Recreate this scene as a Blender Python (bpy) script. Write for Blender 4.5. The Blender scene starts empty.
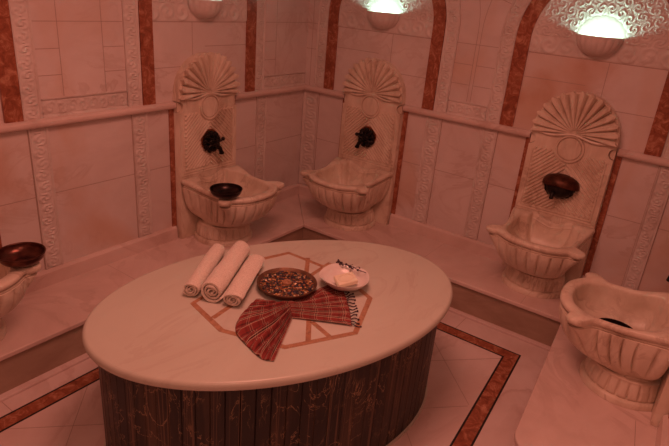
import bpy, math, random
from math import sin, cos, pi, radians as rad, atan2, sqrt, hypot
from mathutils import Vector, Matrix
random.seed(7)
sc = bpy.context.scene
COL = sc.collection
ZB = 0.27                       # bench height above the floor

# ------------------------------------------------------------------ materials
def nodes(name):
    m = bpy.data.materials.new(name); m.use_nodes = True
    nt = m.node_tree; nt.nodes.clear()
    out = nt.nodes.new('ShaderNodeOutputMaterial'); b = nt.nodes.new('ShaderNodeBsdfPrincipled')
    nt.links.new(b.outputs[0], out.inputs[0])
    return m, nt, b
def N(nt, t, **kw):
    n = nt.nodes.new(t)
    for k, v in kw.items():
        if k in n.inputs: n.inputs[k].default_value = v
        else: setattr(n, k, v)
    return n
def coords(nt, scale=(1, 1, 1), src='Position'):
    if src == 'Position': o = nt.nodes.new('ShaderNodeNewGeometry').outputs['Position']
    else: o = nt.nodes.new('ShaderNodeTexCoord').outputs[src]
    mp = nt.nodes.new('ShaderNodeMapping'); mp.inputs['Scale'].default_value = scale
    nt.links.new(o, mp.inputs['Vector']); return mp.outputs[0]
def ramp(nt, fac, stops):
    r = nt.nodes.new('ShaderNodeValToRGB'); e = r.color_ramp.elements
    while len(e) < len(stops): e.new(0.5)
    for i, (p, c) in enumerate(stops):
        e[i].position = p; e[i].color = (*c, 1) if len(c) == 3 else c
    nt.links.new(fac, r.inputs[0]); return r.outputs[0]
def mix(nt, a, b, fac, mode='MIX'):
    m = nt.nodes.new('ShaderNodeMix'); m.data_type = 'RGBA'; m.blend_type = mode
    for s, v in ((0, fac), (6, a), (7, b)):
        if hasattr(v, 'is_linked') or hasattr(v, 'links'): nt.links.new(v, m.inputs[s])
        else: m.inputs[s].default_value = v if s == 0 else (*v, 1)
    return m.outputs[2]
def bump(nt, b, h, strength=.3, dist=.01):
    bp = N(nt, 'ShaderNodeBump', Strength=strength, Distance=dist)
    nt.links.new(h, bp.inputs['Height']); nt.links.new(bp.outputs[0], b.inputs['Normal'])

def marble(name, light, mid, vein, scale=2.2, rough=.35, stretch=(1, 1, 1), veinw=.06, stain=None, bumpy=.03, spots=None):
    m, nt, b = nodes(name)
    v = coords(nt, stretch)
    n1 = N(nt, 'ShaderNodeTexNoise', Scale=scale, Detail=8, Roughness=.6, Distortion=.8)
    nt.links.new(v, n1.inputs['Vector'])
    base = ramp(nt, n1.outputs[0], [(.3, mid), (.62, light)])
    n2 = N(nt, 'ShaderNodeTexNoise', Scale=scale*.9, Detail=10, Roughness=.55, Distortion=1.8)
    nt.links.new(v, n2.inputs['Vector'])
    vm = ramp(nt, n2.outputs[0], [(.5-veinw, (0, 0, 0)), (.5, (1, 1, 1)), (.5+veinw*.35, (0, 0, 0))])
    n3 = N(nt, 'ShaderNodeTexNoise', Scale=scale*.8, Detail=2)
    nt.links.new(v, n3.inputs['Vector'])
    vs = ramp(nt, n3.outputs[0], [(.42, (0, 0, 0)), (.68, (.6, .6, .6))])
    c = mix(nt, base, vein, mix(nt, vm, vs, 1.0, 'MULTIPLY'))
    if stain:
        n4 = N(nt, 'ShaderNodeTexNoise', Scale=1.1, Detail=4, Roughness=.5, Distortion=.6)
        nt.links.new(coords(nt, (1.3, 1.3, .9)), n4.inputs['Vector'])
        c = mix(nt, c, stain, ramp(nt, n4.outputs[0], [(.55, (0, 0, 0)), (.74, (.65, .65, .65))]))
    for (cx, cy, cz, rr_) in (spots or []):   # rusty water stains with an irregular outline
        g = nt.nodes.new('ShaderNodeNewGeometry').outputs['Position']
        nn = N(nt, 'ShaderNodeTexNoise', Scale=4, Detail=4); nt.links.new(g, nn.inputs['Vector'])
        ad = nt.nodes.new('ShaderNodeVectorMath'); ad.operation = 'MULTIPLY_ADD'
        nt.links.new(nn.outputs['Color'], ad.inputs[0]); ad.inputs[1].default_value = (.5, .5, .5); nt.links.new(g, ad.inputs[2])
        ds = nt.nodes.new('ShaderNodeVectorMath'); ds.operation = 'DISTANCE'
        nt.links.new(ad.outputs[0], ds.inputs[0]); ds.inputs[1].default_value = (cx+.25, cy+.25, cz+.25)
        f = ramp(nt, ds.outputs['Value'], [(0, (.6, .6, .6)), (rr_, (0, 0, 0))])
        c = mix(nt, c, (.50, .22, .10), f)
    nt.links.new(c, b.inputs['Base Color'])
    b.inputs['Roughness'].default_value = rough
    b.inputs['Specular IOR Level'].default_value = .4
    n5 = N(nt, 'ShaderNodeTexNoise', Scale=35, Detail=4); nt.links.new(v, n5.inputs['Vector'])
    bump(nt, b, n5.outputs[0], bumpy, .01)
    return m
def granite(name, c1, c2, c3, scale=14, rough=.3):
    m, nt, b = nodes(name)
    v = coords(nt)
    n1 = N(nt, 'ShaderNodeTexNoise', Scale=scale, Detail=8, Roughness=.7, Distortion=1.2)
    nt.links.new(v, n1.inputs['Vector'])
    c = ramp(nt, n1.outputs[0], [(.34, c1), (.5, c2), (.66, c3)])
    nt.links.new(c, b.inputs['Base Color']); b.inputs['Roughness'].default_value = rough
    return m
def plain(name, c, rough=.5, metal=0, noise=0, scale=20, bmp=0):
    m, nt, b = nodes(name)
    n1 = N(nt, 'ShaderNodeTexNoise', Scale=scale, Detail=5)
    nt.links.new(coords(nt, src='Object'), n1.inputs['Vector'])
    d = tuple(x*(1-noise) for x in c)
    nt.links.new(ramp(nt, n1.outputs[0], [(.35, d), (.65, c)]), b.inputs['Base Color'])
    b.inputs['Roughness'].default_value = rough; b.inputs['Metallic'].default_value = metal
    if bmp: bump(nt, b, n1.outputs[0], bmp, .005)
    return m
def emit(name, c, s):
    m, nt, b = nodes(name)
    b.inputs['Base Color'].default_value = (*c, 1)
    b.inputs['Emission Color'].default_value = (*c, 1); b.inputs['Emission Strength'].default_value = s
    return m

M = {}
M['wall'] = marble('wall marble', (.76, .66, .63), (.66, .55, .52), (.55, .40, .35), 1.6, .38, (1, 1, 1.4), .05, stain=(.64, .40, .27), spots=[(2.95, 0, 1.05, .28), (0, 2.50, 1.86, .27), (0, 2.18, 1.64, .2)])
M['carve'] = marble('carved marble', (.74, .65, .61), (.62, .53, .49), (.52, .40, .35), 3, .55, bumpy=.1)
M['bench'] = marble('bench marble', (.78, .62, .57), (.64, .48, .43), (.52, .36, .31), 1.5, .22, (1, 1, 1), .09)
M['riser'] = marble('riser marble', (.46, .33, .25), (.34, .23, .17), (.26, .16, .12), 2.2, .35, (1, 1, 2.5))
M['floor'] = marble('floor marble', (.78, .64, .61), (.66, .50, .46), (.54, .36, .32), 1.4, .22, veinw=.08)
M['basin'] = marble('basin marble', (.84, .72, .60), (.64, .50, .39), (.38, .24, .16), 5, .33, (1, 1, .6), .08)
M['table'] = marble('platform marble', (.60, .57, .485), (.56, .52, .44), (.50, .43, .365), 1.1, .27, (1, 2.2, 1), .035)
M['inlay'] = granite('inlay stone', (.30, .14, .08), (.42, .21, .12), (.52, .29, .18), 22)
M['panel'] = marble('inlay field marble', (.63, .60, .525), (.57, .52, .45), (.54, .46, .4), 3, .3)
M['red'] = granite('red marble', (.20, .05, .025), (.33, .10, .05), (.56, .27, .17), 16)
M['black'] = plain('black stone', (.012, .01, .01), .3)
M['grout'] = plain('grout', (.46, .33, .28), .8)
M['copper'] = plain('aged copper', (.50, .20, .11), .4, .85, .5, 30, .2)
M['traymetal'] = plain('brown tray metal', (.24, .12, .07), .5, .5, .4, 30, .2)
M['hood'] = plain('dark copper hood', (.14, .05, .03), .42, .8, .6, 25, .2)
M['iron'] = plain('black bronze', (.035, .028, .026), .38, .8, .5, 60, .2)
M['bowlmetal'] = plain('dark copper', (.16, .06, .045), .3, .85, .4, 25, .15)
M['darkbowl'] = plain('tarnished metal', (.05, .03, .028), .3, .85, .4, 25, .15)
M['soap'] = plain('soap', (.86, .78, .60), .45, 0, .05, 30)
M['china'] = plain('white china', (.82, .76, .72), .2, 0, .03)
M['twig'] = plain('dried lavender', (.07, .035, .05), .8, 0, .5, 60)
M['bulb'] = emit('frosted lamp', (.6, 1.0, .85), 5)
M['ceil'] = plain('ceiling plaster', (.70, .62, .58), .8, 0, .1, 3)

def towel_mat():
    m, nt, b = nodes('terry towel')
    v = coords(nt, src='Object')
    n = N(nt, 'ShaderNodeTexNoise', Scale=160, Detail=3); nt.links.new(v, n.inputs['Vector'])
    nt.links.new(ramp(nt, n.outputs[0], [(.3, (.66, .56, .47)), (.7, (.90, .80, .70))]), b.inputs['Base Color'])
    b.inputs['Roughness'].default_value = .95; b.inputs['Sheen Weight'].default_value = .3
    bump(nt, b, n.outputs[0], .8, .006); return m
M['towel'] = towel_mat()

def base_mat():                 # dark brown veined stone of the platform's side
    m, nt, b = nodes('dark brown veined stone')
    v = coords(nt, (1, 1, .07))
    n = N(nt, 'ShaderNodeTexNoise', Scale=13, Detail=6, Roughness=.65); nt.links.new(v, n.inputs['Vector'])
    base = ramp(nt, n.outputs[0], [(.32, (.005, .003, .002)), (.5, (.015, .009, .006)), (.68, (.07, .04, .022))])
    n2 = N(nt, 'ShaderNodeTexNoise', Scale=5, Detail=9, Roughness=.6, Distortion=2.5)
    nt.links.new(coords(nt, (1, 1, .55)), n2.inputs['Vector'])
    vm = ramp(nt, n2.outputs[0], [(.487, (0, 0, 0)), (.5, (.5, .5, .5)), (.513, (0, 0, 0))])
    n3 = N(nt, 'ShaderNodeTexNoise', Scale=6, Detail=2); nt.links.new(coords(nt), n3.inputs['Vector'])
    vs = ramp(nt, n3.outputs[0], [(.42, (0, 0, 0)), (.6, (1, 1, 1))])
    c = mix(nt, base, (.75, .48, .26), mix(nt, vm, vs, 1.0, 'MULTIPLY'))
    n6 = N(nt, 'ShaderNodeTexNoise', Scale=34, Detail=1); nt.links.new(coords(nt, (1, 1, .01)), n6.inputs['Vector'])
    c = mix(nt, c, (.17, .10, .06), ramp(nt, n6.outputs[0], [(.60, (0, 0, 0)), (.63, (.8, .8, .8)), (.66, (0, 0, 0))]))
    nt.links.new(c, b.inputs['Base Color']); b.inputs['Roughness'].default_value = .42
    return m
M['base'] = base_mat()

def plaid_mat():
    m, nt, b = nodes('red plaid cotton')
    uv = nt.nodes.new('ShaderNodeTexCoord').outputs['UV']
    sep = nt.nodes.new('ShaderNodeSeparateXYZ'); nt.links.new(uv, sep.inputs[0])
    def math_(op, a, v=None):
        n = nt.nodes.new('ShaderNodeMath'); n.operation = op
        nt.links.new(a, n.inputs[0])
        if v is not None:
            if isinstance(v, (int, float)): n.inputs[1].default_value = v
            else: nt.links.new(v, n.inputs[1])
        return n.outputs[0]
    R = (.26, .034, .028); D = (.10, .014, .012); W = (.66, .44, .32); K = (.035, .012, .012)
    def stripes(axis, per):
        f = math_('FRACT', math_('MULTIPLY', axis, per))
        r = ramp(nt, f, [(0, R), (.28, D), (.44, R), (.56, K), (.62, W), (.68, K), (.78, W), (.84, R)])
        r.node.color_ramp.interpolation = 'CONSTANT'; return r
    c = mix(nt, stripes(sep.outputs[0], 4.2), stripes(sep.outputs[1], 8.0), .68)
    nt.links.new(c, b.inputs['Base Color']); b.inputs['Roughness'].default_value = .85
    n = N(nt, 'ShaderNodeTexNoise', Scale=220, Detail=2); nt.links.new(coords(nt), n.inputs['Vector'])
    bump(nt, b, n.outputs[0], .4, .003); return m
M['plaid'] = plaid_mat()

def mosaic_mat():
    m, nt, b = nodes('mottled ornament')
    v = coords(nt, src='Object')
    vo = N(nt, 'ShaderNodeTexVoronoi', Scale=95); nt.links.new(v, vo.inputs['Vector'])
    sep = nt.nodes.new('ShaderNodeSeparateColor'); nt.links.new(vo.outputs['Color'], sep.inputs[0])
    r = ramp(nt, sep.outputs[0], [(0, (.03, .02, .03)), (.30, (.06, .045, .08)), (.42, (.34, .13, .05)), (.60, (.10, .08, .04)),
                                  (.74, (.56, .27, .10)), (.84, (.16, .05, .03)), (.94, (.75, .55, .36))])
    r.node.color_ramp.interpolation = 'CONSTANT'
    nt.links.new(r, b.inputs['Base Color']); b.inputs['Roughness'].default_value = .3
    bump(nt, b, vo.outputs['Distance'], .9, .006); b.inputs['Metallic'].default_value = .3
    return m
M['mosaic'] = mosaic_mat()

# ------------------------------------------------------------------ mesh builder
class MB:
    def __init__(s): s.v = []; s.f = []; s.m = []; s.uv = None
    def add(s, vs, fs, mi=0):
        o = len(s.v); s.v += [tuple(p) for p in vs]
        for f in fs: s.f.append([o+i for i in f]); s.m.append(mi)
    def box(s, a, b, mi=0):
        (x0, y0, z0), (x1, y1, z1) = a, b
        x0, x1 = sorted((x0, x1)); y0, y1 = sorted((y0, y1)); z0, z1 = sorted((z0, z1))
        s.add([(x0, y0, z0), (x1, y0, z0), (x1, y1, z0), (x0, y1, z0), (x0, y0, z1), (x1, y0, z1), (x1, y1, z1), (x0, y1, z1)],
              [(3, 2, 1, 0), (4, 5, 6, 7), (0, 1, 5, 4), (1, 2, 6, 5), (2, 3, 7, 6), (3, 0, 4, 7)], mi)
    def grid(s, rows, mi=0, cu=False, cv=False):
        nr, nc = len(rows), len(rows[0]); o = len(s.v)
        for r in rows: s.v += [tuple(p) for p in r]
        for i in range(nr if cu else nr-1):
            for j in range(nc if cv else nc-1):
                i2 = (i+1) % nr; j2 = (j+1) % nc
                s.f.append([o+i*nc+j, o+i*nc+j2, o+i2*nc+j2, o+i2*nc+j]); s.m.append(mi)
    def cap(s, ring, mi=0, flip=False):
        o = len(s.v); s.v += [tuple(p) for p in ring]
        f = list(range(o, o+len(ring)))
        s.f.append(f[::-1] if flip else f); s.m.append(mi)
    def prism(s, pts, fa, fb, mi=0):       # outline pts mapped by two functions to the two end faces
        A = [fa(*p) for p in pts]; B = [fb(*p) for p in pts]
        s.grid([A, B], mi, cv=True); s.cap(A, mi, True); s.cap(B, mi)
    def tube(s, path, r, n=8, mi=0):
        P = [Vector(p) for p in path]; rr = r if isinstance(r, (list, tuple)) else [r]*len(P); rows = []
        for i, p in enumerate(P):
            t = (P[min(i+1, len(P)-1)]-P[max(i-1, 0)]).normalized()
            a = t.orthogonal().normalized() if i == 0 else (prev-t*prev.dot(t)).normalized()
            prev = a; b = t.cross(a)
            rows.append([p+(a*cos(2*pi*k/n)+b*sin(2*pi*k/n))*rr[i] for k in range(n)])
        s.grid(rows, mi, cv=True); s.cap(rows[0], mi, True); s.cap(rows[-1], mi)
    def lathe(s, prof, c=(0, 0, 0), n=48, mi=0, sx=1, sy=1, axis='z'):
        rows = []
        for r, h in prof:
            row = []
            for k in range(n):
                x, y = r*cos(2*pi*k/n)*sx, r*sin(2*pi*k/n)*sy
                p = (x, y, h) if axis == 'z' else (x, -h, y)
                row.append((c[0]+p[0], c[1]+p[1], c[2]+p[2]))
            rows.append(row)
        s.grid(rows, mi, cv=True)
    def ball(s, c, r, n=10, mi=0):
        rx, ry, rz = r if isinstance(r, tuple) else (r, r, r)
        rows = [[(c[0]+rx*sin(pi*i/n)*cos(2*pi*k/n), c[1]+ry*sin(pi*i/n)*sin(2*pi*k/n), c[2]+rz*cos(pi*i/n)) for k in range(n)] for i in range(n+1)]
        s.grid(rows, mi, cv=True)
    def build(s, name, mats, parent=None, smooth=True, bevel=0, angle=38, loc=None, rot=0, fix=True):
        me = bpy.data.meshes.new(name); me.from_pydata(s.v, [], s.f); me.update()
        if not isinstance(mats, (list, tuple)): mats = [mats]
        for x in mats: me.materials.append(x)
        for p, mi in zip(me.polygons, s.m): p.material_index = mi
        if s.uv:
            l = me.uv_layers.new(name='UVMap')
            for lp in me.loops: l.data[lp.index].uv = s.uv[lp.vertex_index]
        import bmesh
        bm = bmesh.new(); bm.from_mesh(me)
        bmesh.ops.remove_doubles(bm, verts=bm.verts, dist=1e-5)
        if fix: bmesh.ops.recalc_face_normals(bm, faces=bm.faces)
        bm.to_mesh(me); bm.free()
        if smooth:
            for p in me.polygons: p.use_smooth = True
            me.set_sharp_from_angle(angle=rad(angle))
        o = bpy.data.objects.new(name, me); COL.objects.link(o)
        if parent: o.parent = parent
        if loc: o.location = loc
        o.rotation_euler.z = rot
        if bevel:
            bv = o.modifiers.new('Bevel', 'BEVEL'); bv.width = bevel; bv.segments = 3; bv.limit_method = 'ANGLE'; bv.angle_limit = rad(40)
        return o
def struct(o, label=None):
    o['kind'] = 'structure'
    if label: o['label'] = label
    return o
def tag(o, label, cat, group=None, kind=None):
    o['label'] = label; o['category'] = cat
    if group: o['group'] = group
    if kind: o['kind'] = kind
    return o
def thing(name, label, cat, loc=(0, 0, 0), rot=0, group=None):
    o = bpy.data.objects.new(name, None); COL.objects.link(o); o.empty_display_size = .1
    o.location = loc; o.rotation_euler.z = rot
    return tag(o, label, cat, group)

# ------------------------------------------------------------------ walls
# each wall is described in its own frame: s along the wall, d out of the wall, z above the bench top
WC = Vector((0.0, 3.50, 0)); CROT = rad(4.0)
def frA(s, d, z): return (s, d, z+ZB)                 # left wall, y = 0
def frB(s, d, z): return (d, s, z+ZB)                 # back wall, x = 0
def frC(s, d, z): return (WC.x+s*cos(CROT)+d*sin(CROT), WC.y+s*sin(CROT)-d*cos(CROT), z+ZB)
RS, HB = .57, 1.77                                    # outer arch radius, spring height
TOP = 3.0

def hline(mb, fr, s0, s1, z, w=.004, d=.0012): mb.box(fr(s0, -.002, z-w/2), fr(s1, d, z+w/2), 1)
def vline(mb, fr, s, z0, z1, w=.004, d=.0012): mb.box(fr(s-w/2, -.002, z0), fr(s+w/2, d, z1), 1)
def hlineC(mb, fr, s0, s1, z, w=.004, d=.0012):
    mb.prism([(s0, z-w/2), (s1, z-w/2), (s1, z+w/2), (s0, z+w/2)], lambda a, b: fr(a, -.002, b), lambda a, b: fr(a, d, b), 1)
def arcline(mb, fr, c, R, a0, a1, w=.004, d=.0012):
    n = 24
    for r0, r1 in ((R-w/2, R+w/2),):
        row0 = []; row1 = []
        for i in range(n+1):
            a = a0+(a1-a0)*i/n
            row0.append(fr(c+r0*cos(a), d, HB+r0*sin(a))); row1.append(fr(c+r1*cos(a), d, HB+r1*sin(a)))
        mb.grid([row0, row1], 1)

def swirl(s, w, per):            # height (0..1) of a carved vine scroll, s along, w across (-1..1), per = half-width in metres
    k = s/(per*1.25); i = math.floor(k); fx = (k-i-.5)*2.0
    wy = w-(.12 if i % 2 else -.12)
    r = hypot(fx, wy); th = atan2(wy, fx)*(1 if i % 2 else -1)
    h = .5+.5*sin(r*10-2*th)
    h = h*max(0, min(1, (1.0-r)*4)) + .55*max(0, 1-abs(r-1.12)*7)
    if abs(w) > .84: h = 1.0
    elif abs(w) > .74: h = 0.0
    return h

def carved_path(mb, fr, pts, hw, d0=.003, rel=.0105, ds=.0085, nw=17, mi=0):
    """a carved band swept along a path of (s,z) points"""
    P = [Vector(p) for p in pts]; L = [0]
    for a, b in zip(P, P[1:]): L.append(L[-1]+(b-a).length)
    n = max(2, int(L[-1]/ds)); rows = []
    def at(t):
        for i in range(len(P)-1):
            if t <= L[i+1]+1e-9:
                f = (t-L[i])/(L[i+1]-L[i]); return P[i].lerp(P[i+1], f), (P[i+1]-P[i]).normalized()
        return P[-1], (P[-1]-P[-2]).normalized()
    for k in range(n+1):
        t = L[-1]*k/n; p, _ = at(t)
        pa, _ = at(max(0, t-.02)); pb, _ = at(min(L[-1], t+.02)); tg = (pb-pa).normalized(); nn = Vector((-tg.y, tg.x))
        row = []
        for j in range(nw+1):
            w = -1+2*j/nw; q = p+nn*(w*hw)
            row.append(fr(q.x, d0+rel*swirl(t, w, hw), q.y))
        e0 = p-nn*hw; e1 = p+nn*hw
        rows.append([fr(e0.x, -.001, e0.y)]+row+[fr(e1.x, -.001, e1.y)])
    mb.grid(rows, mi)

def arch_pts(c, R, z0, n=40):
    return [(c-R, z0)]+[(c-R*cos(pi*i/n), HB+R*sin(pi*i/n)) for i in range(n+1)]+[(c+R, z0)]

FA = [1.285, 3.27]; FB = [.81, 2.53]; FC = [1.08]
tn = [0]
def trim(mb, mats, **kw):
    tn[0] += 1
    return struct(mb.build('trim_%d' % tn[0], mats, **kw))

def wall(name, fr, s0, s1, centers, lower_bands, extra, outer_lim):
    mb = MB()
    # the slab itself
    mb.prism([(s0, -ZB), (s1, -ZB), (s1, TOP), (s0, TOP)], lambda a, b: fr(a, -.16, b), lambda a, b: fr(a, 0, b), 0)
    ll = sorted([(c-.345, c+.345) for c in centers]+[(a, b) for a, b in lower_bands])
    cuts = [s0]+[x for p in ll for x in p]+[s1]
    for i in range(0, len(cuts), 2):
        if cuts[i+1]-cuts[i] > .04: hlineC(mb, fr, cuts[i], cuts[i+1], .62)
    for a, b in lower_bands:
        for x in (a, b): mb.prism([(x-.002, .11), (x+.002, .11), (x+.002, 1.06), (x-.002, 1.06)], lambda p, q: fr(p, -.002, q), lambda p, q: fr(p, .0012, q), 1)
    for c in centers:             # niche joints
        hlineC(mb, fr, c-.46, c+.46, 1.675, .006)
        hlineC(mb, fr, c+.02, c+.46, 1.36)
        hlineC(mb, fr, c-.46, c-.02, 1.50)
        mb.prism([(c+.1, 1.36), (c+.104, 1.36), (c+.104, 1.675), (c+.1, 1.675)], lambda p, q: fr(p, -.002, q), lambda p, q: fr(p, .0012, q), 1)
    extra(mb)
    o = struct(mb.build(name, [M['wall'], M['grout']], smooth=False, fix=True))
    # red marble arches
    for c in centers:
        mb = MB(); out = arch_pts(c, RS, 1.10); inn = arch_pts(c, RS-.105, 1.10)
        out = [(min(max(p[0], outer_lim[0]), outer_lim[1]), p[1]) for p in out]
        rows = [[fr(p[0], -.001, p[1]) for p in out], [fr(p[0], .018, p[1]) for p in out],
                [fr(p[0], .018, p[1]) for p in inn], [fr(p[0], -.001, p[1]) for p in inn]]
        mb.grid(rows, 0); trim(mb, M['red'])
    # carved bands under the rail
    for a, b in lower_bands:
        mb = MB(); carved_path(mb, fr, [((a+b)/2, .11), ((a+b)/2, 1.062)], (b-a)/2-.002); trim(mb, M['carve'], angle=60)
    return o

def lunette(fr, c):              # carved arabesque filling the head of the niche, with a plain scalloped field over the lamp
    mb = MB(); R = RS-.106; z0 = 1.683; nx, nz = 190, 118; rows = []
    for i in range(nz+1):
        z = z0+(HB+R-z0)*i/nz; half = R if z < HB else sqrt(max(0, R*R-(z-HB)**2)); row = []
        for j in range(nx+1):
            x = half*(-1+2*j/nx); r = hypot(x, z-1.80); th = atan2(z-1.80, x)
            if z > 1.80:
                sc_ = .160+.010*abs(sin(th*9))
                if r < sc_: h = .15
                elif r < sc_+.008: h = 0
                else:
                    # two rows of curling leaves following the arch
                    R0 = sc_+.008; q = (r-R0)/.078; i_ = math.floor(q); wy = (q-i_-.5)*2
                    nseg = (10, 14, 17, 20, 22)[min(4, int(i_))]
                    kk = th/pi*nseg+(.5 if i_ % 2 else 0); ii = math.floor(kk); fx = (kk-ii-.5)*2
                    rr = hypot(fx, wy); t2 = atan2(wy, fx)*(1 if ii % 2 else -1)
                    h = (.5+.5*sin(rr*8.5-t2*2))*max(0, min(1, (1.15-rr)*4))+.7*max(0, 1-abs(rr-1.15)*6)
            else:
                kx = x/.13; ii = math.floor(kx); fx = (kx-ii-.5)*2; wy = (z-1.742)/.062
                rr = hypot(fx, wy); t2 = atan2(wy, fx)*(1 if ii % 2 else -1)
                h = (.5+.5*sin(rr*7-t2))*max(0, min(1, (1.1-rr)*4))*.8
            edge = R-(hypot(x, z-HB) if z > HB else abs(x))
            if edge < .016: h = .7
            row.append(fr(c+x,   .002+.010*h, z))
        rows.append(row)
    mb.grid(rows, 0); return trim(mb, M['carve'], angle=70)

def upper_arch_band(fr, c, lim0, lim1, hw=.058):
    R = RS+hw+.004; pts = arch_pts(c, R, 1.115, 60)
    # the right and left halves are cut where the wall corner stops them
    if lim0 is not None: pts = [p for p in pts if p[0] > lim0]
    if lim1 is not None: pts = [p for p in pts if p[0] < lim1]
    mb = MB(); carved_path(mb, fr, pts, hw); trim(mb, M['carve'], angle=60)

def between(mb, fr, cL, cR):     # tile joints of the field between two arches
    Ri = RS+.122; Rt = min(.845, (cR-cL)/2-.003)
    a, b = cL+Ri, cR-Ri
    for c, sg in ((cL, 1), (cR, -1)):
        x = c+sg*Rt
        mb.prism([(x-.002, 1.235), (x+.002, 1.235), (x+.002, HB), (x-.002, HB)], lambda p, q: fr(p, -.002, q), lambda p, q: fr(p, .0012, q), 1)
        for R_ in (Rt,):
            mid = (cL+cR)/2
            a1 = math.acos(min(1, max(-1, (mid-c)*sg/R_)))
            lo, hi = (0, pi/2) if sg > 0 else (pi/2, pi)
            aa = [lo+(hi-lo)*i/24 for i in range(25)]
            mb.grid([[fr(c+(R_-.002)*cos(t), .0012, HB+(R_-.002)*sin(t)) for t in aa], [fr(c+(R_+.002)*cos(t), .0012, HB+(R_+.002)*sin(t)) for t in aa]], 1)
        for z in (1.365, 1.52, 1.675): hlineC(mb, fr, c+sg*Ri, c+sg*Rt, z)
        for t in (.32, .62, .92, 1.22):
            tt = t if sg > 0 else pi-t; dx, dz = cos(tt), sin(tt); px, pz = -dz*.002, dx*.002
            mb.prism([(c+Ri*dx-px, HB+Ri*dz-pz), (c+Rt*dx-px, HB+Rt*dz-pz), (c+Rt*dx+px, HB+Rt*dz+pz), (c+Ri*dx+px, HB+Ri*dz+pz)],
                     lambda p, q: fr(p, -.002, q), lambda p, q: fr(p, .0012, q), 1)
    hlineC(mb, fr, cL+Rt, cR-Rt, 1.675)

def exA(mb):
    between(mb, frA, FA[0], FA[1])
    for s in (.44, .592):
        mb.prism([(s-.002, 1.235), (s+.002, 1.235), (s+.002, TOP), (s-.002, TOP)], lambda p, q: frA(p, -.002, q), lambda p, q: frA(p, .0012, q), 1)
    for z in (1.365, 1.52): hlineC(mb, frA, .44, .592, z)
    hlineC(mb, frA, .0, .592, 1.675)
def exB(mb):
    between(mb, frB, FB[0], FB[1])
    hlineC(mb, frB, 0, .13, 1.675); hlineC(mb, frB, 0, .13, 1.45)
    mb.prism([(.058, 1.11), (.062, 1.11), (.062, TOP), (.058, TOP)], lambda p, q: frB(p, -.002, q), lambda p, q: frB(p, .0012, q), 1)
def exC(mb): pass
wall('wall_left', frA, -.16, 6.2, FA, [(.54, .67), (1.82, 1.95), (2.555, 2.68), (4.0, 4.13)], exA, (0, 9))
wall('wall_back', frB, -.16, 3.5, FB, [(.004, .19), (1.33, 1.475), (1.835, 1.96), (3.11, 3.22)], exB, (0, 3.49))
wall('wall_right', frC, 0, 2.12, FC, [(.10, .22)], exC, (0.02, 2.1))
for fr, cs in ((frA, FA), (frB, FB)):
    for c in cs: lunette(fr, c)
upper_arch_band(frA, FA[0], .0, None); upper_arch_band(frA, FA[1], None, None)
upper_arch_band(frB, FB[0], .07, None); upper_arch_band(frB, FB[1], None, 3.40)
def hband(fr, a, b):
    mb = MB(); carved_path(mb, fr, [(a, 1.172), (b, 1.172)], .058); trim(mb, M['carve'], angle=60)
hband(frA, FA[0]+RS+.124, FA[1]-RS-.124); hband(frA, 0.01, .59)
hband(frB, FB[0]+RS+.124, FB[1]-RS-.124)

def rail(fr, segs):
    for a, b in segs:
        mb = MB(); rows = []
        prof = [(-.001, 1.062), (.030, 1.062), (.046, 1.070), (.054, 1.085), (.052, 1.100), (.040, 1.110), (.022, 1.114), (-.001, 1.116)]
        for s in (a, b): rows.append([fr(s, d, z) for d, z in prof])
        mb.grid(rows, 0); mb.cap(rows[0], 0, True); mb.cap(rows[1], 0)
        trim(mb, M['bench'])
rail(frA, [(.0, .975), (1.595, 2.96), (3.58, 6.2)]); rail(frB, [(.0, .5), (1.12, 2.22), (2.84, 3.44)]); rail(frC, [(.03, .77), (1.39, 2.12)])
def strips(fr, cs):              # narrow red strips flanking each fountain
    for c in cs:
        for a, b in ((c-.343, c-.302), (c+.302, c+.343)):
            mb = MB(); mb.prism([(a, .105), (b, .105), (b, 1.066), (a, 1.066)], lambda p, q: fr(p, -.001, q), lambda p, q: fr(p, .012, q))
            trim(mb, M['red'])
strips(frA, FA); strips(frB, FB); strips(frC, FC)
def skirt(name, fr, segs):
    mb = MB()
    for a, b in segs:
        rows = [[fr(s, d, z) for d, z in ((-.001, 0), (.035, 0), (.030, .09), (.012, .107), (-.001, .108))] for s in (a, b)]
        mb.grid(rows); mb.cap(rows[0], 0, True); mb.cap(rows[1])
    return struct(mb.build(name, M['bench']))
skirt('baseboard_left', frA, [(.035, .97), (1.60, 2.96), (3.58, 6.2)])
skirt('baseboard_back', frB, [(.0, .5), (1.12, 2.22), (2.84, 3.44)])
skirt('baseboard_right', frC, [(.05, .77), (1.39, 2.1)])

# rest of the room behind the camera, ceiling and floor
mb = MB(); mb.box((6.2, -.16, 0), (6.36, 5.7, TOP+ZB)); struct(mb.build('wall_front', M['wall'], smooth=False))
mb = MB(); mb.box((2.1, 5.6, 0), (6.2, 5.76, TOP+ZB)); struct(mb.build('wall_far', M['wall'], smooth=False))
mb = MB(); mb.box((1.95, 3.66, 0), (2.1, 5.76, TOP+ZB)); struct(mb.build('wall_side', M['wall'], smooth=False))
mb = MB(); mb.box((-.16, -.16, TOP+ZB), (6.36, 5.76, TOP+ZB+.15)); struct(mb.build('ceiling', M['ceil'], smooth=False))
mb = MB(); mb.box((-.1, -.1, -.12), (6.3, 5.7, 0), 0)
def floorline(p, q, w=.004):
    p = Vector(p); q = Vector(q); n = (q-p).normalized(); n = Vector((-n.y, n.x))*w/2
    mb.prism([tuple(p-n), tuple(q-n), tuple(q+n), tuple(p+n)], lambda a, b: (a, b, -.01), lambda a, b: (a, b, .0006), 1)
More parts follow.
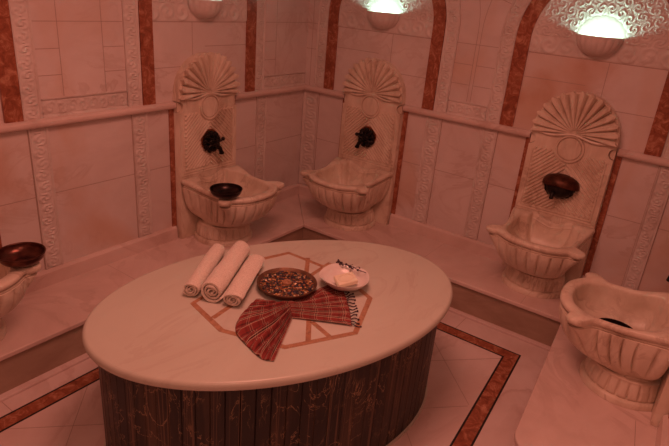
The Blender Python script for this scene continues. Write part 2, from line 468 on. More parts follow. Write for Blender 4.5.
def clipseg(p, d, x0, x1, y0, y1):
    lo, hi = -20, 20
    for o, v, a, b in ((p[0], d[0], x0, x1), (p[1], d[1], y0, y1)):
        t0, t1 = sorted(((a-o)/v, (b-o)/v)); lo = max(lo, t0); hi = min(hi, t1)
    return None if hi-lo < .03 else ((p[0]+d[0]*lo, p[1]+d[1]*lo), (p[0]+d[0]*hi, p[1]+d[1]*hi))
for k in range(-14, 15):
    for d, p0 in (((.7071, .7071), (1.12, 2.186)), ((.7071, -.7071), (1.246, 2.307))):
        n = (-d[1], d[0]); q = (p0[0]+n[0]*k*.45, p0[1]+n[1]*k*.45)
        sg_ = clipseg(q, d, .93, 5.6, .81, 2.62)
        if sg_: floorline(*sg_)
for x in (1.5, 2.4, 3.3, 4.2): floorline((x, .59), (x, .70))
for y in (1.2, 2.2): floorline((.63, y), (.82, y))
struct(mb.build('floor', [M['floor'], M['grout']], smooth=False))

def lerp_y(x): return 2.700+.0745*(x-.82)/1.04*1.0
def ribbon(y_or, pts_out, pts_in, mat, z):
    mb = MB(); n = len(pts_out)
    rows = [[(*p, -.002) for p in pts_out], [(*p, z) for p in pts_out], [(*p, z) for p in pts_in], [(*p, -.002) for p in pts_in]]
    mb.grid(rows); trim(mb, mat, smooth=False)
def U(o):                        # the border's U-shaped run, offset o inwards from its outer line
    return [(5.6, .70+o), (.82+o, .70+o), (.82+o, lerp_y(.82+o)-o), (5.6, lerp_y(5.6)-o)]
ribbon(0, U(0), U(.012), M['black'], .0012)
ribbon(0, U(.012), U(.096), M['red'], .0012)
ribbon(0, U(.096), U(.108), M['black'], .0012)

# ------------------------------------------------------------------ benches
def bench(outline, riser_in, label, joints):
    t = thing('marble_bench', label, 'bench', (0, 0, 0))
    mb = MB(); mb.prism(outline, lambda a, b: (a, b, ZB-.032), lambda a, b: (a, b, ZB))
    mb.build('bench_top', M['bench'], t, bevel=.007)
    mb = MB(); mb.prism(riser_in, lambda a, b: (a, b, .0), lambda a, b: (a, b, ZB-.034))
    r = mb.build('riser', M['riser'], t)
    for (p, q) in joints:
        mb = MB(); p = Vector(p); q = Vector(q); n = (q-p).normalized(); n = Vector((-n.y, n.x))*.0016
        mb.prism([tuple(p-n), tuple(q-n), tuple(q+n), tuple(p+n)], lambda a, b: (a, b, ZB-.01), lambda a, b: (a, b, ZB+.0006))
        mb.build('joint', M['grout'], t, smooth=False)
    return t
EA, EB = .565, .610
bench([(.014, .013), (EB, EA), (6.18, EA), (6.18, .013)], [(.014, .013), (EB-.02, EA-.022), (6.18, EA-.022), (6.18, .013)],
      'long low marble bench running along the left wall below its fountains', [((2.25, .04), (2.25, EA-.006)), ((4.3, .04), (4.3, EA-.006))])
yb = 2.862
bench([(.013, .0135), (EB, EA+.001), (EB, yb), (.013, yb)], [(.013, .0135), (EB-.022, EA-.022), (EB-.022, yb-.0), (.013, yb-.0)],
      'low marble bench under the back wall carrying two fountain basins', [((.03, 1.69), (EB-.006, 1.69)), ((.46, 2.56), (EB-.006, 2.565))])
cr = []
f0, f1 = Vector((0, yb+.002)), Vector((2.0, 2.975)); rr = .16
for i in range(9):
    a = pi/2-pi/2*i/8; cr.append((2.045+rr*cos(a)-rr, 2.972+rr-rr*sin(a)+.002))
yc = lambda x: WC.y+x*math.tan(CROT)
bench([(.013, yb+.002), (EB, yb+.002)]+cr+[(2.045, yc(2.045)-.013), (.013, yc(0)-.013)], [(.013, yb+.004), (EB-.01, yb+.02), (1.87, 2.99), (1.98, 3.03), (2.02, 3.14), (2.02, yc(2.02)-.013), (.013, yc(0)-.013)],
      'short marble bench with a rounded corner at the lower right, one basin standing on it', [((1.40, 3.46), (1.70, 3.50)), ])
# small plinth strip at the foot of the risers
mb = MB(); mb.box((EB-.02, EA-.024, 0), (6.2, EA+.022, .018)); mb.box((EB-.024, EA, 0), (EB+.018, yb, .018)); trim(mb, M['floor'], bevel=.004)

# ------------------------------------------------------------------ wall fountains
def ang_interp(poly, cen, nang):
    pts = sorted([(atan2(v-cen[1], u-cen[0]), hypot(u-cen[0], v-cen[1])) for u, v in poly])
    pts = [(pts[-1][0]-2*pi, pts[-1][1])]+pts+[(pts[0][0]+2*pi, pts[0][1])]
    out = []
    for k in range(nang):
        a = -pi+2*pi*k/nang
        for (a0, r0), (a1, r1) in zip(pts, pts[1:]):
            if a0 <= a <= a1:
                out.append(r0+(r1-r0)*(a-a0)/(a1-a0+1e-12)); break
    return out
def smooth_closed(pts, sub=6):
    n = len(pts); out = []
    for i in range(n):
        p0, p1, p2, p3 = [Vector(pts[(i+k) % n]) for k in (-1, 0, 1, 2)]
        for j in range(sub):
            t = j/sub
            out.append(tuple(.5*((2*p1)+(p2-p0)*t+(2*p0-5*p1+4*p2-p3)*t*t+(3*p1-p0-3*p2+p3)*t**3)))
    return out
def mirror(half): return half+[(-u, v) for u, v in reversed(half) if u > 1e-6]
CEN = (0, .34); NA = 312
RIM_O = mirror([(.0, .074), (.15, .074), (.296, .074), (.304, .12), (.292, .20), (.276, .29), (.270, .38), (.268, .44), (.276, .475), (.300, .498), (.330, .512), (.350, .545), (.346, .580), (.318, .604), (.286, .600), (.258, .592), (.235, .606), (.19, .640), (.12, .672), (0, .686)])
BODY = mirror([(.0, .074), (.15, .074), (.285, .074), (.29, .13), (.278, .2), (.262, .29), (.262, .38), (.268, .45), (.272, .50), (.270, .55), (.25, .595), (.19, .640), (.12, .665), (0, .678)])
RIM_I = mirror([(.0, .082), (.10, .082), (.150, .084), (.158, .12), (.172, .150), (.205, .162), (.226, .185), (.236, .25), (.238, .33), (.236, .42), (.226, .48), (.198, .54), (.15, .585), (.08, .612), (0, .622)])
ro = ang_interp(smooth_closed(RIM_O), CEN, NA); rb = ang_interp(smooth_closed(BODY), CEN, NA); ri = ang_interp(smooth_closed(RIM_I), CEN, NA)
def basin_meshes():
    def P(a, r, z, c=CEN):
        v = max(.0705, c[1]+r*sin(a)); q = max(0, min(1, (.34-v)/.26)); u = c[0]+r*cos(a)
        q *= min(1, abs(u)/.16); k = max(0, min(1, (z-.25)/.2))
        return (u, -v, z+.040*q*q*(3-2*q)*k)
    A = [-pi+2*pi*k/NA for k in range(NA)]
    rows = []
    def ell(rx, rv, cv, z):
        return [(rx*cos(a), -max(.0705, cv+rv*sin(a)), z) for a in A]
    # inside
    rows.append(ell(.001, .001, .33, .262)); rows.append(ell(.10, .11, .33, .264))
    for k in range(1, 9):
        t = k/8; q = sin(t*pi/2)
        fl = .262+(.455-.262)*(1-cos(t*pi/2))
        e = ell(.11, .12, .33, fl); row = []
        for i, a in enumerate(A):
            tgt = P(a, ri[i]-.004, fl); row.append((e[i][0]+(tgt[0]-e[i][0])*q, e[i][1]+(tgt[1]-e[i][1])*q, fl+(tgt[2]-fl)*q))
        rows.append(row)
    rows.append([P(a, ri[i]-.001, .468) for i, a in enumerate(A)])
    rows.append([P(a, ri[i]+.006, .476) for i, a in enumerate(A)])
    rows.append([P(a, (ri[i]+ro[i])/2, .480) for i, a in enumerate(A)])
    rows.append([P(a, ro[i]-.010, .477) for i, a in enumerate(A)])
    rows.append([P(a, ro[i]-.002, .470) for i, a in enumerate(A)])
    rows.append([P(a, ro[i], .458) for i, a in enumerate(A)])
    rows.append([P(a, ro[i]-.004, .446) for i, a in enumerate(A)])
    rows.append([P(a, ro[i]-.018, .438) for i, a in enumerate(A)])
    rows.append([P(a, ro[i]*.6+rb[i]*.4-.020, .434) for i, a in enumerate(A)])
    rows.append([P(a, ro[i]*.6+rb[i]*.4-.008, .428) for i, a in enumerate(A)])
    rows.append([P(a, ro[i]*.5+rb[i]*.5-.018, .420) for i, a in enumerate(A)])
    # fluted body
    nf = 26
    for k in range(0, 15):
        t = k/14; z = .418-(.418-.156)*t
        q = 1-(1-sqrt(max(0, 1-(t*.93)**2)))*1.0        # 1 at the top, small at the neck
        env = sin(min(1, t*1.25)*pi)**.5 if t < .8 else 0
        row = []
        for i, a in enumerate(A):
            R_ = rb[i]*(1-t*.0)-.008; top = P(a, R_, z)
            if t < .45:                                   # the ears' tapering brackets
                ex = max(0, ro[i]-rb[i])*(1-t/.45)**1.5*.8; top = P(a, R_+ex, z)
            nx, ny = .176*cos(a), -max(.0705, .262+.176*sin(a))
            w = (q-.367)/(1-.367); w = max(0, w)
            x = nx+(top[0]-nx)*w; y = ny+(top[1]-ny)*w
            c_ = abs(cos(a*nf/2)); g = .026*env*(min(1, c_*1.9)**.7-.75)
            x += g*cos(a); y -= g*sin(a)
            row.append((x, min(y, -.0705), z+(top[2]-z)*w))
        rows.append(row)
    mb = MB(); mb.grid(rows, cv=True)
    mp = MB(); rows = []
    prof = [(.172, .166, 0), (.178, .156, 0), (.180, .151, 0), (.198, .151, 0), (.206, .146, 0), (.204, .137, 0), (.204, .130, .4), (.211, .108, 1), (.215, .078, 1), (.220, .058, 1), (.220, .044, .4), (.216, .040, 0), (.232, .036, 0), (.240, .024, 0), (.240, .0, 0)]
    for r, z, e in prof:
        row = []
        for a in A:
            g = r+.020*e*(min(1, abs(cos(a*12))*1.9)**.7-.8)
            row.append((g*cos(a)*1.0, -max(.0705, .235+g*sin(a)), z))
        rows.append(row)
    mp.grid(rows, cv=True); mp.cap(rows[-1])
    return mb, mp
b_, p_ = basin_meshes()
proto = {}
def make_basin(label, loc, rot):
    t = thing('marble_basin', label, 'basin', loc, rot, 'fluted marble basins')
    if not proto:
        proto['bowl'] = b_.build('basin_bowl', M['basin'], t, angle=50); proto['ped'] = p_.build('pedestal', M['basin'], t, angle=50)
    else:
        for k in ('bowl', 'ped'):
            c = proto[k].copy(); COL.objects.link(c); c.parent = t
    return t

def make_fountain(label, loc, rot, kind):
    t = thing('wall_fountain', label, 'fountain', loc, rot, 'carved marble wall fountains')
    D = -.070
    mb = MB()
    out = [(-.30, 0), (.30, 0), (.30, 1.03)]
    out += [(.30-.042*sin(pi*i/10), 1.073-.042*cos(pi*i/10)) for i in range(11)]
    out += [(.30, 1.15)]
    out += [(.298*cos(pi*i/28), 1.158+.298*sin(pi*i/28)) for i in range(29)]
    out += [(-.30, 1.15)]
    out += [(-.30+.042*sin(pi*i/10), 1.073+.042*cos(pi*i/10)) for i in range(11)]
    out += [(-.30, 1.03)]
    mb.prism(out, lambda a, b: (a, 0, b), lambda a, b: (a, D, b))
    mb.build('backplate', M['basin' if kind != 'hood' else 'basin'], t, bevel=.004)
    for sg in (-1, 1):           # recessed round bosses in the shoulder notches
        mb = MB(); mb.prism([(sg*.30-sg*.038*sin(pi*i/10), 1.073-.038*cos(pi*i/10)) for i in range(11)], lambda a, b: (a, -.001, b), lambda a, b: (a, -.048, b))
        mb.build('shoulder_boss', M['basin'], t)
    # shell crest
    mb = MB(); rows = []; nl = 14; na = nl*10
    for j in range(13):
        f = j/12; row = []
        for i in range(na+1):
            ph = i/na; a = rad(-5)+rad(190)*ph; l = abs(cos(ph*nl*pi))          # sharp ridges between hollow flutes
            R_ = .280+.022*l**4; r = .022+(R_-.022)*f
            h = .006+.046*f**.8*(min(1, l*1.35)**.8)-(.010*f**6)
            if a < 0 or a > pi:                                                  # lower edge droops
                pass
            x = r*cos(a); z = 1.166+r*sin(a)*1.0
            row.append((x, D-h, z))
        rows.append(row)
    back = [(p[0], D+.001, p[2]) for p in rows[-1]]; rows.append(back)
    rows.insert(0, [(p[0], D+.001, p[2]) for p in rows[0]])
    mb.grid(rows)
    for e in (0, -1): mb.add([r[e] for r in rows], [tuple(range(len(rows)))])
    mb.build('shell_crest', M['basin'], t, angle=30)
    # waved lip under the shell
    mb = MB(); pth = []
    for i in range(31):
        x = -.285+.57*i/30; pth.append((x, D-.012, 1.148+.010*cos(x*2*pi/.30)-.014*(abs(x)/.285)))
    mb.tube(pth, [.010]*31, 8); mb.build('shell_lip', M['basin'], t)
    # medallion
    mb = MB(); mb.lathe([(.0005, .012), (.078, .012), (.081, .001), (.086, .001), (.090, .016), (.099, .016), (.104, .0)], (0, D, 1.052), 48, axis='y')
    mb.build('medallion', M['basin'], t)
    # chevron ribs and frame
    mb = MB(); zc = .772
    def ok(x, z): return .575 < z < 1.02 and abs(x) < .247 and hypot(x, z-1.052) > .115 and hypot(x, z-zc) > .098 and abs(x) > .006
    for sg in (-1, 1):
        c = .58
        while c < 1.32:
            seg = []
            for i in range(101):
                x = .25-.25*i/100; z = c-x*.95
                if ok(x, z): seg.append((sg*x, z))
                else:
                    if len(seg) > 3: rib(mb, seg[0], seg[-1], D)
                    seg = []
            if len(seg) > 3: rib(mb, seg[0], seg[-1], D)
            c += .033
    mb.build('chevron_ribs', M['basin'], t, angle=20)
    mb = MB()
    mb.tube([(-.262, D-.001, 1.0), (-.262, D-.001, .556), (.262, D-.001, .556), (.262, D-.001, 1.0)], .006, 6)
    mb.tube([(-.29, D-.001, .535), (.29, D-.001, .535)], .005, 6)
    mb.build('frame_moulding', M['basin'], t)
    # tap
    if kind == 'hood':
        mb = MB(); mb.lathe([(.0005, .008), (.078, .008), (.088, .004), (.090, 0)], (0, D, zc), 40, axis='y'); tp = mb.build('tap_plate', M['iron'], t)
        mb = MB(); rows = []
        for j in range(13):      # dome-like shell hood
            f = j/12; row = []
            for i in range(33):
                a = rad(-8)+rad(196)*i/32; rr2 = .130*sin(f*pi/2)
                row.append((rr2*cos(a)*1.0, D-.008-.105*cos(f*pi/2), zc+.005+rr2*sin(a)*.62+.012*cos(f*pi/2)))
            rows.append(row)
        mb.grid(rows); h = mb.build('tap_hood', M['hood'], tp, fix=False)
        so = h.modifiers.new('Solidify', 'SOLIDIFY'); so.thickness = .006
        mb = MB(); rnd = random.Random(3)
        mb.ball((0, D-.045, zc-.018), (.095, .058, .068), 14)
        for k in range(9):
            a = pi+pi*k/8; mb.ball((.088*cos(a), D-.035, zc-.012+.058*sin(a)), (.026, .024, .026), 8)
        mb.build('tap_ornament', M['iron'], tp)
        mb = MB(); mb.tube([(-.02, D-.04, zc-.03), (-.022, D-.085, zc-.035), (-.024, D-.11, zc-.055), (-.024, D-.115, zc-.085)], [.02, .018, .016, .015], 10)
        mb.build('tap_spout', M['iron'], tp)
    else:
        sg = -1 if kind == 'left' else 1
        mb = MB(); mb.lathe([(.0005, .007), (.074, .007), (.078, .012), (.086, .012), (.090, 0)], (0, D, zc+.012), 40, axis='y'); tp = mb.build('tap_plate', M['copper'], t)
        mb = MB()
        mb.ball((0, D-.03, zc), (.045, .035, .045), 14)
        for k in range(9):       # leaves round the mask
            a = 2*pi*k/9+.2; c_ = (.066*cos(a), D-.026, zc+.064*sin(a))
            mb.ball(c_, (.027, .020, .027), 8)
            mb.tube([(.03*cos(a), D-.05, zc+.03*sin(a)), (.055*cos(a), D-.045, zc+.055*sin(a)), (.094*cos(a+.25), D-.02, zc+.092*sin(a+.25))], [.006, .009, .003], 6)
        for s2 in (-1, 1):
            mb.ball((s2*.018, D-.062, zc+.014), .009, 8)
            mb.tube([(s2*.012, D-.06, zc+.028), (s2*.034, D-.055, zc+.034), (s2*.046, D-.04, zc+.02)], .006, 6)
        mb.build('tap_ornament', M['iron'], tp)
        mb = MB(); mb.tube([(0, D-.05, zc-.01), (0, D-.085, zc-.018), (sg*.03, D-.09, zc-.045), (sg*.045, D-.09, zc-.078)], [.018, .018, .017, .016], 10)
        mb.tube([(sg*.045, D-.09, zc-.076), (sg*.047, D-.09, zc-.09)], .021, 10)
        mb.build('tap_spout', M['iron'], tp)
        mb = MB(); mb.tube([(sg*.01, D-.07, zc+.0), (sg*.045, D-.09, zc+.02), (sg*.058, D-.09, zc+.026)], [.008, .008, .008], 8)
        mb.ball((sg*.062, D-.09, zc+.030), .016, 10)
        mb.build('tap_handle', M['iron'], tp)
    return t
def rib(mb, p, q, D):
    p = Vector(p); q = Vector(q); t = (q-p).normalized(); n = Vector((-t.y, t.x))*.0105
    A = [(p.x-n.x, D+.001, p.y-n.y), (p.x-n.x*.3, D-.012, p.y-n.y*.3), (p.x+n.x*.3, D-.012, p.y+n.y*.3), (p.x+n.x, D+.001, p.y+n.y)]
    B = [(a[0]+q.x-p.x, a[1], a[2]+q.y-p.y) for a in A]
    mb.grid([A, B], cv=True); mb.cap(A, 0, True); mb.cap(B)

def at_frame(fr, c):             # object origin on the bench top against the wall
    return fr(c, 0.0, .0008)
RA, RB_, RC = pi, pi/2, CROT
make_fountain('arched marble fountain back left of the room corner with shell crest and dark tap', at_frame(frA, FA[0]), RA, 'right')
make_basin('fluted marble basin left of the room corner with a dark bowl on its rim', at_frame(frA, FA[0]), RA)
make_fountain('arched marble fountain back just right of the room corner with round black tap', at_frame(frB, FB[0]), RB_, 'left')
make_basin('empty fluted marble basin just right of the room corner', at_frame(frB, FB[0]), RB_)
make_fountain('large marble fountain back on the right with shell crest and black hooded tap', at_frame(frB, FB[1]), RB_, 'hood')
make_basin('fluted marble basin under the black hooded tap on the right', frB(FB[1]+.005, .0048, .0008), RB_).scale.y = .935
make_fountain('marble fountain back at the right picture edge, only its side and tap tip showing', at_frame(frC, FC[0]), RC, 'hood')
make_basin('nearest fluted marble basin at the lower right with a dark bowl inside', at_frame(frC, FC[0]), RC)
make_fountain('marble fountain back at the far left, cut off by the picture edge', at_frame(frA, FA[1]), RA, 'right')
make_basin('fluted marble basin at the left picture edge with a brown bowl on its rim', at_frame(frA, FA[1]+.06), RA)

def metal_bowl(label, loc, tilt, mat, r=.118, dep=.062):
    mb = MB()
    o = [(.001, 0), (r*.36, 0), (r*.42, .004)]
    for i in range(1, 11):
        a = i/10*pi/2; o.append((r*.40+(r-r*.40)*sin(a)**.9, .004+(dep-.004)*(1-cos(a))))
    o += [(r+.004, dep+.002), (r+.003, dep+.006), (r-.003, dep+.004)]
    for i in range(10, 0, -1):
        a = i/10*pi/2; o.append((r*.36+(r*.97-r*.36)*sin(a)**.9, .008+(dep-.006)*(1-cos(a))))
    o += [(r*.2, .007), (r*.13, .016), (.001, .018)]
    mb.lathe(o, n=56)
    ob = mb.build('metal_bowl', mat, loc=loc, angle=60); ob.rotation_euler = tilt
    return tag(ob, label, 'bowl', 'hammam washing bowls')
metal_bowl('dark metal bowl standing on the rim of the basin left of the corner', (1.530, .512, ZB+.4815), (0, 0, 0), M['darkbowl'], .118)
metal_bowl('brown copper bowl on the basin rim at the left picture edge', (3.052, .517, ZB+.4815), (0, 0, 0), M['bowlmetal'], .118)
pc = frC(FC[0]+.0, .36, .263)
metal_bowl('black bowl lying inside the nearest basin at the lower right', pc, (0, 0, 0), M['darkbowl'], .112, .055)

# ------------------------------------------------------------------ wall sconces
def sconce(label, fr, c, rot):
    t = thing('wall_sconce', label, 'wall lamp', fr(c, 0.004, 1.70), rot, 'shell-shaped wall sconces')
    mb = MB(); rows = []; nl = 9; na = nl*8
    for j in range(13):
        f = j/12; r = .150*sin(f*pi/2)**.85; z = .128*(1-cos(f*pi/2)); row = []
        for i in range(na+1):
            a = pi*i/na; g = 1+.055*f*(abs(sin(a*nl))-.5)
            row.append((r*g*cos(a), -r*g*sin(a)*.92, z))
        rows.append(row)
    inn = []
    for j in range(12, -1, -1):
        f = j/12; r = .138*sin(f*pi/2)**.85; z = .012+.118*(1-cos(f*pi/2)); inn.append([(r*cos(pi*i/na), -r*sin(pi*i/na)*.92, z) for i in range(na+1)])
    mb.grid(rows+inn); mb.build('shell_shade', M['carve'], t, angle=50)
    mb = MB(); mb.tube([(.147*cos(pi*i/30), -.147*.92*sin(pi*i/30), .132) for i in range(31)], .006, 8); mb.build('rim', M['china'], t)
    mb = MB(); hd = [(.112*cos(pi*i/30), -.010-.098*sin(pi*i/30)) for i in range(31)]
    mb.prism(hd, lambda a, b: (a, b, .060), lambda a, b: (a, b, .072)); mb.build('lamp_glass', M['bulb'], t, smooth=False)
    ld = bpy.data.lights.new('sconce lamp', 'POINT'); ld.energy = SC; ld.color = (.52, 1.0, .84); ld.shadow_soft_size = .02
    lo = bpy.data.objects.new('lamp_light', ld); COL.objects.link(lo); lo.parent = t; lo.location = (0, -.105, .094)
    return t
SC = 5.2
sconce('fluted shell sconce glowing above the fountain left of the corner', frA, FA[0], RA)
sconce('fluted shell sconce with greenish glow above the fountain right of the corner', frB, FB[0], RB_)
sconce('fluted shell sconce lighting the carved arch at the top right', frB, FB[1], RB_)

# ------------------------------------------------------------------ oval platform
TC = Vector((2.285, 1.758)); TA, TB, TTH = 1.022, .652, rad(156.7); TZ = .73
tbl = thing('oval_platform', 'oval marble-topped platform in the middle of the room with dark brown stone sides', 'table', (TC.x, TC.y, 0), TTH)
def ell(a, b, z, n=160): return [(a*cos(2*pi*i/n), b*sin(2*pi*i/n), z) for i in range(n)]
mb = MB(); rows = [ell(TA-.06, TB-.06, TZ-.047), ell(TA-.012, TB-.012, TZ-.047)]
for i in range(9):
    a = -pi/2+pi*i/8; rows.append(ell(TA-.016+.018*cos(a), TB-.016+.018*cos(a), TZ-.0235+.0235*sin(a)))
rows.append(ell(TA-.022, TB-.022, TZ)); mb.grid(rows, cv=True); mb.cap(rows[0], 0, True); mb.cap(rows[-1])
mb.build('tabletop', M['table'], tbl, angle=50)
mb = MB(); ns = 84
def side(a, b, z): 
    out = []
    for i in range(ns):          # each upright slab is flat with a fine groove beside it
        t0 = 2*pi*i/ns; t1 = 2*pi*(i+1)/ns; e = .06*(t1-t0)
        for t, k in ((t0, .004), (t0+e, 0), (t1-e, 0)):
            out.append(((a-k)*cos(t), (b-k)*sin(t), z))
    return out
rows = [side(TA-.055, TB-.055, .012), side(TA-.055, TB-.055, TZ-.047)]
mb.grid(rows, cv=True); mb.cap(rows[0], 0, True); mb.cap(rows[1]); mb.build('side_cladding', M['base'], tbl, angle=5)
mb = MB(); rows = [ell(TA-.042, TB-.042, 0), ell(TA-.042, TB-.042, .012), ell(TA-.058, TB-.058, .012)]
mb.grid(rows, cv=True); mb.build('foot_strip', M['panel'], tbl)
inv = Matrix.Rotation(-TTH, 2)
def tl(p): q = inv @ (Vector(p)-TC); return (q.x, q.y)
OCT = [(2.70, 1.455), (2.775, 1.742), (2.672, 2.062), (2.344, 2.244), (2.0, 2.115), (1.875, 1.83), (1.885, 1.425), (2.064, 1.362)]
o8 = [Vector(tl(p)) for p in OCT]; cen8 = sum(o8, Vector((0, 0)))/8
mb = MB(); mb.prism([tuple(p) for p in o8], lambda a, b: (a, b, TZ-.004), lambda a, b: (a, b, TZ+.0006)); mb.build('inlay_field', M['panel'], tbl, smooth=False)
mb = MB(); i8 = [cen8+(p-cen8)*(1-.030/(p-cen8).length) for p in o8]
rows = [[(*p, TZ-.003) for p in o8], [(*p, TZ+.0014) for p in o8], [(*p, TZ+.0014) for p in i8], [(*p, TZ-.003) for p in i8]]
mb.grid(rows, cv=True)
def strip(p, q, w=.026):
    p = Vector(tl(p)); q = Vector(tl(q)); n = (q-p).normalized(); n = Vector((-n.y, n.x))*w/2
    mb.prism([tuple(p-n), tuple(q-n), tuple(q+n), tuple(p+n)], lambda a, b: (a, b, TZ-.003), lambda a, b: (a, b, TZ+.0013))
STR = [((2.392, 1.982), (2.569, 2.115)), ((2.410, 2.015), (2.457, 2.166)), ((1.866, 1.562), (2.056, 1.697)), ((1.824, 1.699), (2.057, 1.713)), ((2.714, 1.637), (2.566, 1.618)), ((2.165, 1.338), (2.247, 1.502))]
for p, q in STR: strip(p, q)
mb.build('inlay_band', M['inlay'], tbl, smooth=False)

# ------------------------------------------------------------------ things on the platform
def roll(label, a, b, r, flat=.9, dirx=1, seed=1):
    a = Vector(a); b = Vector(b); L = (b-a).length; mb = MB(); rows = []
    turns = 3.2; n = 90; th = .0085*r/.05; rnd = random.Random(seed); ph = rnd.random()*6
    sec = []
    for i in range(n+1):         # spiral sheet: outer side then back along the inner side
        t = i/n; ang = ph-turns*2*pi*t*dirx; rad_ = r*(1-.84*t); sec.append((ang, rad_))
    inner = [(ang, max(.002, q-th*(1-.2*(i/n)))) for i, (ang, q) in enumerate(sec)]
    ring = sec+inner[::-1]; m = 22
    for j in range(m+1):
        f = j/m; e = min(f, 1-f)*m
        sh = 1-.06*max(0, 1-e)**2; row = []
        for ang, q in ring:
            q2 = q*sh*(1+.025*sin(f*7+ang*2+seed)+.018*sin(f*17+ang*3))
            out_ = .006*sin(ang*1.3+seed)*(1 if j in (0, m) else 0)
            row.append((L*f+out_, q2*cos(ang), max(-r*flat, q2*sin(ang)*flat)))
        rows.append(row)
    mb.grid(rows, cv=True); mb.cap(rows[0], 0, True); mb.cap(rows[-1])
    # end faces are built as quads between the outer and inner spiral
    mb.f = mb.f[:-2]; mb.m = mb.m[:-2]; N2 = len(ring)
    for base in (0, m*N2):
        for i in range(n): mb.f.append([base+i, base+i+1, base+N2-2-i, base+N2-1-i]); mb.m.append(0)
    o = mb.build('rolled_towel', M['towel'], loc=a, rot=atan2(b.y-a.y, b.x-a.x), angle=70)
    return tag(o, label, 'towel', 'rolled towels on the platform')
roll('cream rolled towel on the far left of the three', (2.660, 1.415, TZ+.048), (2.228, 1.162, TZ+.048), .051, .92, 1, 2)
roll('thickest cream rolled towel, in the middle of the three', (2.620, 1.526, TZ+.0635), (2.150, 1.285, TZ+.0635), .0685, .92, -1, 5)
roll('cream rolled towel beside the round ornamented tray', (2.586, 1.640, TZ+.0445), (2.172, 1.418, TZ+.0445), .0575, .76, 1, 9)

# tray
tray = thing('ornamented_tray', 'round tray covered with mottled multicoloured ornament and a central knob', 'tray', (2.245, 1.712, TZ+.006))
TR = .158
mb = MB(); mb.lathe([(.001, .010), (TR*.80, .010), (TR*.86, .012), (TR*.95, .027), (TR, .038), (TR+.004, .041), (TR+.006, .037), (TR*.97, .022), (TR*.88, .004), (TR*.8, 0), (.001, 0)], n=64)
mb.build('tray_body', M['traymetal'], tray)
mb = MB(); rnd = random.Random(4); rows = []
for j in range(22):
    f = j/21; row = []
    for i in range(120):
        a = 2*pi*i/120; row.append((.93*TR*f*cos(a), .93*TR*f*sin(a), .026+.004*(1-f)+rnd.uniform(-.0022, .0022)))
    rows.append(row)
mb.grid(rows, cv=True); mb.build('ornament', M['mosaic'], tray, angle=80)
mb = MB(); mb.lathe([(.026, .026), (.026, .038), (.022, .043), (.017, .040), (.012, .040), (.008, .046), (.001, .048)], n=32); mb.build('knob', M['inlay'], tray)

# white dish with soap and lavender
dish = thing('soap_dish', 'shallow white bowl holding a bar of soap right of the ornamented tray', 'dish', (2.004, 1.924, TZ+.006))
mb = MB(); DR = .138
prof = [(.001, .0), (DR*.42, 0), (DR*.46, .005), (DR*.75, .022), (DR*.93, .046), (DR, .062), (DR+.001, .065), (DR-.004, .064), (DR*.90, .048), (DR*.72, .027), (DR*.42, .010), (.001, .009)]
mb.lathe(prof, n=64)
# uneven hand-made rim
mb.v = [(x*(1+.02*sin(5*atan2(y, x))), y*(1+.02*sin(5*atan2(y, x))), z*(1+.05*sin(3*atan2(y, x)+1))) for x, y, z in mb.v]
mb.build('dish_body', M['china'], dish, angle=60)
soap = MB(); soap.box((-.058, -.040, 0), (.058, .040, .028)); so = soap.build('soap_bar', M['soap'], bevel=.006)
so.location = (2.012, 1.938, TZ+.040); so.rotation_euler = (rad(14), rad(-6), rad(150)); tag(so, 'pale cream stamped soap bar lying in the white bowl', 'soap')
mb = MB()
for s_ in (.0,):
    mb.tube([(.044*cos(2*pi*i/24)-.0, .026*sin(2*pi*i/24), .0285) for i in range(25)], .0016, 6)
mb.build('stamped_rim', M['soap'], so)
lav = MB(); rnd = random.Random(11)
base = [(-.10, .01, .0), (-.05, .0, .004), (0, .006, .006), (.05, -.004, .004), (.10, .003, 0)]
lav.tube(base, .0022, 6)
for k in range(34):
    f = rnd.uniform(0, .75); x = -.10+.2*f; lav.ball((x, rnd.uniform(-.012, .012), rnd.uniform(-.002, .012)), (.0065, .0045, .0045), 6)
for k in range(5):
    x = -.02+.02*k; lav.tube([(x, 0, .004), (x+.02, rnd.choice((-1, 1))*.022, .010)], .0016, 5)
lo = lav.build('lavender_sprig', M['twig'])
lo.location = (1.905, 1.898, TZ+.0735); lo.rotation_euler = (0, 0, rad(92)); tag(lo, 'dark dried lavender sprig laid across the far rim of the white bowl', 'plant')

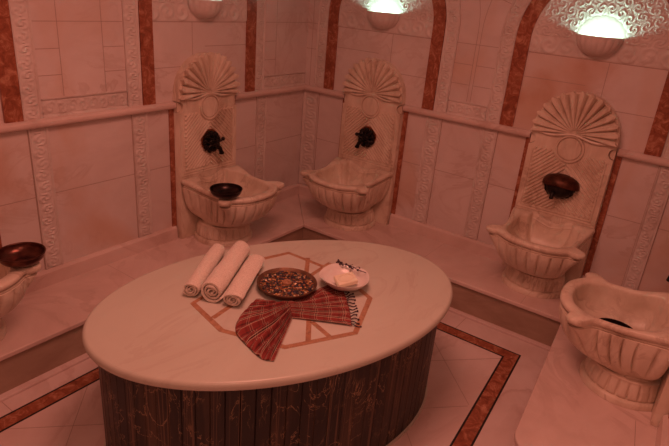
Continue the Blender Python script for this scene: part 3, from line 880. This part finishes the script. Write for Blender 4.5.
# plaid cloth
def curve(pts, t):
    n = len(pts)-1; x = t*n; i = min(int(x), n-1); f = x-i
    p0 = pts[max(i-1, 0)]; p1 = pts[i]; p2 = pts[i+1]; p3 = pts[min(i+2, n)]
    return tuple(.5*(2*b+(c-a)*f+(2*a-5*b+4*c-d)*f*f+(3*b-a-3*c+d)*f**3) for a, b, c, d in zip(p0, p1, p2, p3))
LE = [(2.44, 1.668), (2.555, 1.708), (2.655, 1.745), (2.735, 1.815), (2.777, 1.932), (2.800, 2.034), (2.776, 2.087)]
PI_ = [(2.358, 1.815), (2.392, 1.851), (2.425, 1.890), (2.455, 1.926)]
RE = [(1.99, 1.862), (2.047, 1.95), (2.12, 2.027), (2.209, 2.107), (2.309, 2.187)]
mb = MB(); nu, nv = 90, 120; rows = []; uvs = []
for i in range(nu+1):
    s_ = -1+2*i/nu; row = []
    for j in range(nv+1):
        t = j/nv; P0 = Vector(curve(LE, t)); P1 = Vector(curve(PI_, t)); P2 = Vector(curve(RE, t))
        if s_ < 0: q = P1.lerp(P0, -s_)
        else: q = P1.lerp(P2, s_)
        a_ = abs(s_); spread = min(1, a_*2.2)
        w = sin(t*pi)
        k = 9 if s_ < 0 else 7
        pleat = (.5+.5*sin(t*2*pi*k+1.5*sin(t*9)+s_*1.2))
        fine = .5+.5*sin(t*2*pi*k*2.3+2)
        amp = .018*(1-a_)**.6+.022*(1 if s_ < 0 else .6)*min(1, .3+a_)
        bulge = .022*(1-min(1, a_*2.2))*w
        h = .004+bulge+amp*pleat+.003*fine*spread
        if a_ > .93: h = .004+(h-.004)*(1-(a_-.93)/.07*.75)
        if t < .06 or t > .94: h *= .5
        for cx, cy, cr_ in ((2.245, 1.712, .165), (2.004, 1.924, .12)):
            dd = hypot(q.x-cx, q.y-cy); m_ = max(0, min(1, (dd-cr_)/.03)); h = .0042+(h-.0042)*m_
        row.append((q.x, q.y, TZ+max(.0042, h))); uvs.append((s_*1.0+.02*sin(t*30), t*2.1))
    rows.append(row)
mb.grid(rows)
me_uv = dict()
import bmesh
cl = bpy.data.meshes.new('plaid_cloth'); cl.from_pydata(mb.v, [], mb.f); l = cl.uv_layers.new(name='UVMap')
for lp in cl.loops: l.data[lp.index].uv = uvs[lp.vertex_index]
cl.materials.append(M['plaid'])
for p in cl.polygons: p.use_smooth = True
co = bpy.data.objects.new('plaid_cloth', cl); COL.objects.link(co)
sd = co.modifiers.new('Solidify', 'SOLIDIFY'); sd.thickness = .002; sd.offset = -1
tag(co, 'red plaid cotton cloth gathered in the middle and fanned out before the tray', 'cloth')
mb = MB(); rnd = random.Random(2)
for k in range(15):
    t = .18+.8*k/14; p = Vector(curve(RE, t)); p1 = Vector(curve(PI_, t)); d = (p-p1).normalized(); ln = rnd.uniform(.03, .055); n_ = Vector((-d.y, d.x))
    pth = []
    for i in range(6):
        f = i/5; q = p+d*(ln*f-.004)+n_*(.006*sin(f*5+k)); pth.append((q.x, q.y, TZ+.006+.004*sin(f*3+k)))
    mb.tube(pth, .0032, 6)
    mb.ball((pth[-1][0], pth[-1][1], pth[-1][2]), .0055, 6)
mb.build('fringe', M['twig'], co)

# ------------------------------------------------------------------ lights, world, camera
def area(name, loc, size, energy, color, rot=(0, 0, 0), sy=None):
    ld = bpy.data.lights.new(name, 'AREA'); ld.energy = energy; ld.color = color; ld.size = size
    if sy: ld.shape = 'RECTANGLE'; ld.size_y = sy
    o = bpy.data.objects.new(name, ld); COL.objects.link(o); o.location = loc; o.rotation_euler = rot; return o
PINK = (1.0, .36, .26)
area('ceiling_light', (2.6, 2.1, TOP+ZB-.02), 1.0, 75, PINK)
area('ceiling_light', (4.6, 3.6, TOP+ZB-.02), 0.8, 45, (1.0, .40, .27))
w = bpy.data.worlds.new('World'); sc.world = w; w.use_nodes = True
w.node_tree.nodes['Background'].inputs[0].default_value = (1, .36, .26, 1); w.node_tree.nodes['Background'].inputs[1].default_value = .05

cam = bpy.data.cameras.new('Camera'); cam.sensor_width = 36; cam.lens = 562.67*36/669; cam.clip_start = .05
co_ = bpy.data.objects.new('Camera', cam); COL.objects.link(co_)
Rm = ((-.5814, .8095, .0817), (.2703, .2869, -.9190), (-.7674, -.5122, -.3857))
X = Vector(Rm[0]).normalized(); Z = -Vector(Rm[2]); Z = (Z-X*Z.dot(X)).normalized(); Y = Z.cross(X)
mt = Matrix((X, Y, Z)).transposed().to_4x4(); mt.translation = Vector((4.354, 3.394, 1.997+ZB)); co_.matrix_world = mt
sc.camera = co_
sc.view_settings.view_transform = 'Standard'; sc.view_settings.look = 'None'; sc.view_settings.gamma = 1
sc.view_settings.use_curve_mapping = False; sc.view_settings.exposure = -0.95
